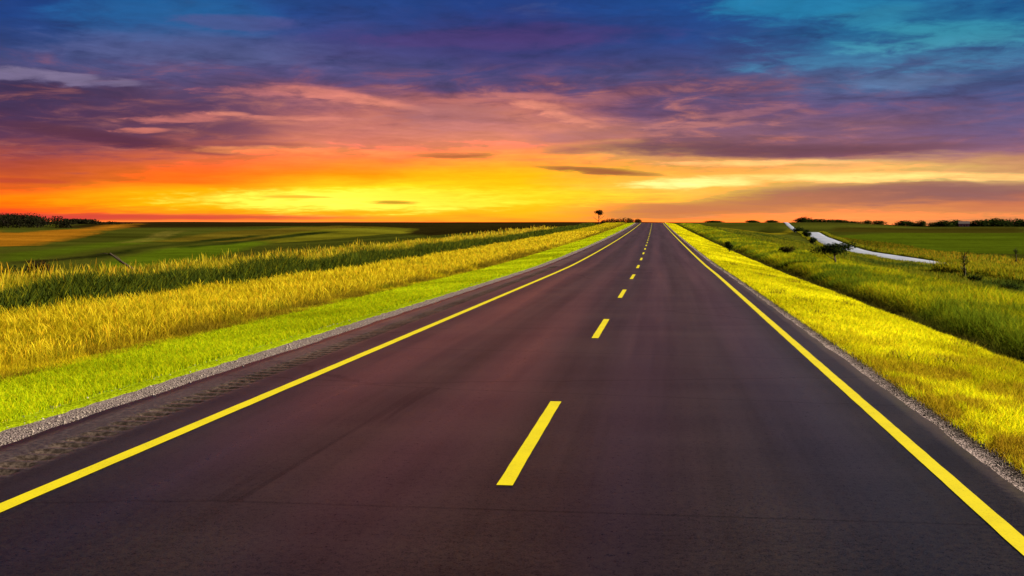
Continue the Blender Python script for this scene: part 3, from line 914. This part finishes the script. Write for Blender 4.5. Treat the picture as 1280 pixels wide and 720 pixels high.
def join_mesh(name, pieces):
    V = []; F = []
    for v, f in pieces:
        o = len(V); V += list(v); F += [tuple(i + o for i in q) for q in f]
    me = bpy.data.meshes.new(name); me.from_pydata(V, [], F); me.update()
    return me


def box(cx, cy, cz, sx, sy, sz):
    v = [(cx + a * sx / 2, cy + b * sy / 2, cz + c * sz / 2) for a in (-1, 1) for b in (-1, 1) for c in (-1, 1)]
    return v, [(0, 1, 3, 2), (4, 6, 7, 5), (0, 4, 5, 1), (2, 3, 7, 6), (0, 2, 6, 4), (1, 5, 7, 3)]


def bark():
    m, nt, b = new_mat('bark')
    tc = nt.node('ShaderNodeTexCoord')
    n = nt.noise(tc.outputs['Object'], 9.0, 5, .6)
    nt.l.new(nt.ramp(n, [(.3, (.012, .008, .006)), (.7, (.045, .030, .020))]), b.inputs['Base Color'])
    b.inputs['Roughness'].default_value = .95
    return m


BARK = bark()
DARK = [(.012, .024, .006), (.022, .036, .006), (.008, .014, .006), (.040, .046, .008)]
RUST = [(.030, .012, .006), (.020, .016, .006), (.012, .012, .006), (.055, .022, .008)]


def crown_mesh(w, h, base, n, size, cols, lobes=7, flat=1.0):
    blobs = []
    for k in range(lobes):
        a = rng.uniform(0, 6.28); r = w * .5 * rng.uniform(.1, .62)
        bz = base + (h - base) * rng.uniform(.3, .72)
        q = rng.uniform(.55, 1.0)
        blobs.append((r * math.cos(a), r * math.sin(a), bz, w * .27 * q, w * .27 * q, (h - base) * .33 * q * flat))
    blobs.append((0, 0, base + (h - base) * .5, w * .32, w * .32, (h - base) * .42))
    V, L, C = leaf_cloud(blobs, n, size, cols, [4, 3, 3, 1])
    return mesh_from('crown', V, L, np.arange(n) * 4, None, C)


def trunk_mesh(h, r, limbs=4, spread=.5):
    pc = [tube([(0, 0, -.2), (.03 * h, 0, h * .3), (-.02 * h, .02 * h, h * .65), (.01 * h, 0, h)], [r * 1.3, r, r * .7, r * .25])]
    for k in range(limbs):
        a = 6.28 * k / limbs + rng.uniform(-.4, .4); z0 = h * rng.uniform(.35, .65)
        e = h * spread * rng.uniform(.6, 1.1)
        pc.append(tube([(0, 0, z0), (math.cos(a) * e * .5, math.sin(a) * e * .5, z0 + h * .14), (math.cos(a) * e, math.sin(a) * e, z0 + h * .34)],
                       [r * .55, r * .4, r * .12], 5))
    return join_mesh('trunk', pc)


def gz(x, y):
    return float(height(x, y))


def make_tree(name, label, cat, x, y, w, h, base, n, size, cols, group=None, tr=None, lobes=7):
    t = thing(name, (x, y, gz(x, y)), label, cat, group)
    t.rotation_euler = (0, 0, rng.uniform(0, 6.28))
    new_obj('crown', crown_mesh(w, h, base, n, size, cols, lobes), FOLIAGE, t)
    new_obj('trunk', trunk_mesh(h * .8, tr or h * .03), BARK, t)
    return t


def at(px, d):
    """ground point at a bearing given in degrees right of the road and a distance"""
    return d * math.sin(R(px)), d * math.cos(R(px))

# --- beside the road on the right
make_tree('shrub', 'small round dark shrub at the far edge of the yellow bank right of the road', 'shrub', 5.9, 104, .95, 1.05, .05, 700, .07, DARK)
make_tree('shrub', 'low brownish spreading shrub in the ditch grass between the round shrub and the small tree', 'shrub', 10.4, 99, 1.9, .9, .0, 900, .07, [(.030, .034, .008), (.045, .040, .010), (.020, .020, .006), (.05, .05, .01)])
make_tree('small_tree', 'small broad dark green tree with a thin trunk in front of the pale side road', 'tree', 11.0, 75.5, 3.0, 1.75, .72, 3200, .06, DARK, tr=.06, lobes=11)
make_tree('shrub', 'dark bush at the left edge of the pale side road, behind the small tree', 'shrub', 33.4, 262, 2.6, 2.1, .1, 700, .16, DARK)
make_tree('shrub', 'dark bush farther up the pale side road where it bends away', 'shrub', 45.5, 372, 4.2, 2.2, .1, 700, .22, DARK)

make_tree('shrub', 'dark bush hiding the dip of the pale side road below the skyline', 'shrub', *at(6.5, 610), 7.5, 4.4, -.3, 900, .3, DARK)
make_tree('shrub', 'lower dark bush at the sharp bend of the pale side road', 'shrub', *at(6.98, 575), 5.0, 2.2, -.3, 700, .3, DARK)


def bare_tree(x, y, h, label, seed, tw=26):
    t = thing('bare_sapling', (x, y, gz(x, y)), label, 'sapling')
    r = random.Random(seed)
    new_obj('trunk', join_mesh('trunk', [tube([(0, 0, -.2), (.04 * h, 0, h * .35), (-.02 * h, 0, h * .7), (.02 * h, 0, h)], [h * .035, h * .028, h * .018, h * .006])]), BARK, t)
    pc = []
    for k in range(tw):
        a = r.uniform(0, 6.28); z0 = h * r.uniform(.3, .92); e = h * r.uniform(.1, .24)
        p1 = (math.cos(a) * e * .5, math.sin(a) * e * .5, z0 + e * .5); p2 = (math.cos(a) * e, math.sin(a) * e, z0 + e * r.uniform(.6, 1.3))
        pc.append(tube([(0, 0, z0), p1, p2], [h * .012, h * .008, h * .003], 4))
    br = new_obj('branches', join_mesh('branches', pc), BARK, t)
    V, L, C = leaf_cloud([(0, 0, h * .18, h * .22, h * .22, h * .18), (0, 0, h * .75, h * .2, h * .2, h * .2)], 260, h * .028, DARK, [3, 3, 2, 1])
    new_obj('leaves', mesh_from('leaves', V, L, np.arange(260) * 4, None, C), FOLIAGE, t)
    return t


bare_tree(28.2, 112, 2.7, 'tallest dark sapling, nearly bare, standing near the end of the pale side road', 3)
bare_tree(35.4, 139, 1.3, 'short thin sapling just right of the tallest bare sapling', 5, 14)
bare_tree(47.2, 161, 2.2, 'thin bare sapling alone at the right edge of the photo', 8, 16)
make_tree('shrub', 'dark bush in the weeds at the foot of the tallest bare sapling', 'shrub', 27.6, 106, 1.8, 1.0, .0, 700, .09, DARK)
make_tree('shrub', 'dark bush low in the right hand dip at the edge of the photo', 'shrub', 24.6, 86, 3.6, .9, .0, 1100, .08, DARK)

# --- left: things standing in the reeds
t = thing('leaning_post', (-26.4, 55.2, gz(-26.4, 55.2)), 'dark broken post leaning left out of the golden reeds', 'post')
new_obj('post', join_mesh('post', [tube([(.15, 0, -.2), (-.55, 0, .38), (-1.25, -.05, .82), (-1.75, -.1, 1.2)], [.075, .07, .06, .045], 8)]), BARK, t)
new_obj('broken_branch', join_mesh('broken_branch', [tube([(-1.6, -.1, 1.08), (-2.0, -.1, 1.20), (-2.5, -.12, 1.14)], [.03, .02, .008], 5),
                                                     tube([(-1.1, -.05, .74), (-1.2, -.3, 1.0), (-1.35, -.4, 1.15)], [.025, .016, .006], 5)]), BARK, t)
make_tree('shrub', 'low dark bush among the reeds near the left edge of the photo', 'shrub', -29.4, 50.5, 1.7, 1.22, .0, 900, .06, RUST)
make_tree('shrub', 'dark flat bush at the very left edge of the photo, behind the reeds', 'shrub', -36.2, 60.5, 3.2, 1.15, .0, 900, .07, DARK)

# --- on the crest where the road disappears
crest = [(-2.92, 428, 4.4, 3.6), (-2.5, 432, 5.6, 4.4), (-2.1, 428, 5.6, 4.2), (-1.66, 430, 5.0, 4.0), (-1.3, 424, 3.2, 2.8)]
crl = ['leftmost small bush below the umbrella-topped tree on the crest of the road', 'rounded reddish tree second from the umbrella-topped tree on the crest',
       'widest reddish tree in the middle of the crest row', 'reddish tree beside the road edge on the crest', 'smallest bush, nearest the pavement where the road meets the sky']
for (b, d, w, h), l in zip(crest, crl):
    x, y = at(b, d)
    make_tree('crest_tree', l, 'tree', x, y, w * 1.1, h * .86, -.4, 1100, .22, [(.08, .03, .012), (.05, .035, .012), (.03, .03, .012), (.13, .05, .018)], 'trees on the crest beside the road')
x, y = at(-3.2, 425)
htop = CAM_H + 23 / F_PX * 425 - gz(x, y)
t = make_tree('crest_tree', 'lone umbrella-topped tree on a tall bare trunk, left of the low trees on the crest', 'tree', x, y, 4.6, htop, htop - 2.7, 1000, .19,
              [(.06, .024, .012), (.05, .03, .012), (.03, .02, .012), (.08, .035, .018)], tr=.17, lobes=12)

# --- tree line on the right horizon: bearing, distance, width, height
line = [(2.5, 880, 12, 2.2), (4.4, 885, 9, 2.4), (5.25, 890, 9, 2.8),
        (6.72, 905, 8, 5.4), (7.4, 960, 20, 4.4), (8.45, 980, 16, 4.2), (9.12, 1000, 9, 3.8), (9.76, 1010, 7, 5.0), (10.28, 1020, 8, 5.6),
        (11.38, 1060, 14, 6.4), (11.95, 1080, 9, 5.6), (12.28, 1060, 6, 7.2), (12.79, 1090, 9, 5.6), (13.29, 1080, 13, 7.4),
        (13.78, 1100, 14, 8.8), (14.2, 1120, 9, 6.2), (14.76, 1090, 18, 8.0), (15.38, 1100, 20, 9.2), (15.87, 1080, 14, 7.0), (16.48, 1110, 14, 9.0), (16.9, 1090, 12, 7.4)]
words = ['leftmost low hedge tree on the far ridge just right of the highway crest', 'low hedge tree halfway along the far ridge between the highway and the side road',
         'low hedge tree on the far ridge just left of where the side road climbs over',
         'pointed dark tree on the horizon just right of where the side road climbs over', 'long low tree on the horizon, next right of the pointed tree',
         'second long low tree on the horizon, right of the pointed tree', 'small low tree on the horizon above the middle of the side road',
         'small rounded tree on the horizon at the left of the wide gap', 'lone rounded tree in the middle of the pale gap on the horizon',
         'wide dark tree on the horizon at the right end of the pale gap', 'medium tree beside the narrow tree on the right horizon',
         'narrow upright tree on the right horizon', 'medium tree just right of the narrow upright tree on the horizon',
         'dark tree directly left of the tall tree and pale farmhouse', 'tall dark tree immediately left of the pale farmhouse',
         'short tree directly behind the pale farmhouse', 'broad dark tree first to the right of the pale farmhouse',
         'largest and broadest dark tree of the right horizon row', 'lower tree between the broadest tree and the last tall one at the right edge',
         'tall dark tree closing the horizon row at the right edge of the photo', 'low tree cut by the right edge of the photo on the horizon']
proto = []
for k in range(4):
    proto.append((crown_mesh(1.5, 1.08, -.30, 1600, .06, DARK, 14), trunk_mesh(.7, .03)))
for k, ((b, d, w, h), l) in enumerate(zip(line, words)):
    x, y = at(b, d)
    t = thing('horizon_tree', (x, y, gz(x, y) - .2), l, 'tree', 'trees along the right horizon')
    t.rotation_euler = (0, 0, rng.uniform(0, 6.28)); t.scale = (w * 1.35, w * 1.2, h * .84)
    for me, nm, mt in ((proto[k % 4][0], 'crown', FOLIAGE), (proto[k % 4][1], 'trunk', BARK)):
        o = bpy.data.objects.new(nm, me)
        if not me.materials:
            me.materials.append(mt)
        link(o, t)

# pale farmhouse between the trees
x, y = at(14.1, 1040)
t = thing('farmhouse', (x, y, gz(x, y)), 'tiny pale farmhouse between dark trees on the right horizon', 'house')
t.rotation_euler = (0, 0, R(-14))
wm, nt, b = new_mat('pale_boards'); n = nt.noise(nt.node('ShaderNodeTexCoord').outputs['Object'], 1.5, 4, .6)
nt.l.new(nt.ramp(n, [(.3, (.34, .30, .34)), (.7, (.48, .44, .48))]), b.inputs['Base Color']); b.inputs['Roughness'].default_value = .8
rm, nt, b = new_mat('grey_shingle'); n = nt.noise(nt.node('ShaderNodeTexCoord').outputs['Object'], 4.0, 4, .6)
nt.l.new(nt.ramp(n, [(.3, (.10, .08, .10)), (.7, (.18, .15, .18))]), b.inputs['Base Color']); b.inputs['Roughness'].default_value = .9
gm_, nt, b = new_mat('window_glass'); b.inputs['Base Color'].default_value = (.02, .02, .03, 1); b.inputs['Roughness'].default_value = .1
me = bpy.data.meshes.new('wall')
hw, hd, hh, rh = 4.2, 3.0, 2.9, 1.9
me.from_pydata([(-hw, -hd, -.5), (hw, -hd, -.5), (hw, hd, -.5), (-hw, hd, -.5), (-hw, -hd, hh), (hw, -hd, hh), (hw, hd, hh), (-hw, hd, hh), (-hw, 0, hh + rh), (hw, 0, hh + rh)], [],
               [(0, 1, 5, 4), (2, 3, 7, 6), (1, 2, 6, 9, 5), (3, 0, 4, 8, 7)])
new_obj('wall', me, wm, t)
me = bpy.data.meshes.new('roof')
e = .35
rv = [(-hw - e, -hd - e, hh - .2), (hw + e, -hd - e, hh - .2), (hw + e, 0, hh + rh + .05), (-hw - e, 0, hh + rh + .05), (hw + e, hd + e, hh - .2), (-hw - e, hd + e, hh - .2)]
rv += [(a, b_, c + .18) for a, b_, c in rv]
me.from_pydata(rv, [], [(0, 3, 2, 1), (3, 5, 4, 2), (6, 7, 8, 9), (9, 8, 10, 11), (0, 1, 7, 6), (5, 11, 10, 4), (1, 2, 8, 7), (2, 4, 10, 8), (0, 6, 9, 3), (3, 9, 11, 5)])
new_obj('roof', me, rm, t)
for wx in (-2.4, 2.2):
    new_obj('window', join_mesh('window', [box(wx, -hd - .02, 1.6, 1.0, .08, 1.2)]), gm_, t)
new_obj('door', join_mesh('door', [box(.1, -hd - .02, 1.0, .95, .08, 2.0)]), rm, t)

# dark wood on the left skyline and the low hedge running down from it
blobs = []
for k in range(46):
    b = rng.uniform(-36, -28.9); d = rng.uniform(640, 900); x, y = at(b, d)
    h = (4.2 + 2.2 * ss(-28.9, -31, b)) * rng.uniform(.8, 1.15) * d / 720
    blobs.append((x, y, gz(x, y) + h * .48, h * 1.25, h * 1.25, h * .55))
for k in range(40):
    b = rng.uniform(-29.4, -26.0); d = 880 + rng.uniform(-40, 60); x, y = at(b, d)
    h = 3.0 * rng.uniform(.6, 1.2) * float(ss(-25.5, -29, b)) + .7
    blobs.append((x, y, gz(x, y) + h * .45, h * 2.0, h * 2.0, h * .55))
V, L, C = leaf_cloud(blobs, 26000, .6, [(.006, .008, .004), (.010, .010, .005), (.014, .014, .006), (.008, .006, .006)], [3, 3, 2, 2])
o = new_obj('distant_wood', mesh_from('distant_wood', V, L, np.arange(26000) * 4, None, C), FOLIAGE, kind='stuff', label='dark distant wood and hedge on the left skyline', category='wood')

# ------------------------------------------------------------------ render settings
scene.view_settings.view_transform = 'Standard'; scene.view_settings.look = 'None'
scene.view_settings.gamma = 1.0; scene.view_settings.use_curve_mapping = False
scene.view_settings.exposure = EXPOSURE
scene.render.engine = 'CYCLES'
scene.cycles.max_bounces = 5; scene.cycles.diffuse_bounces = 2; scene.cycles.transmission_bounces = 3
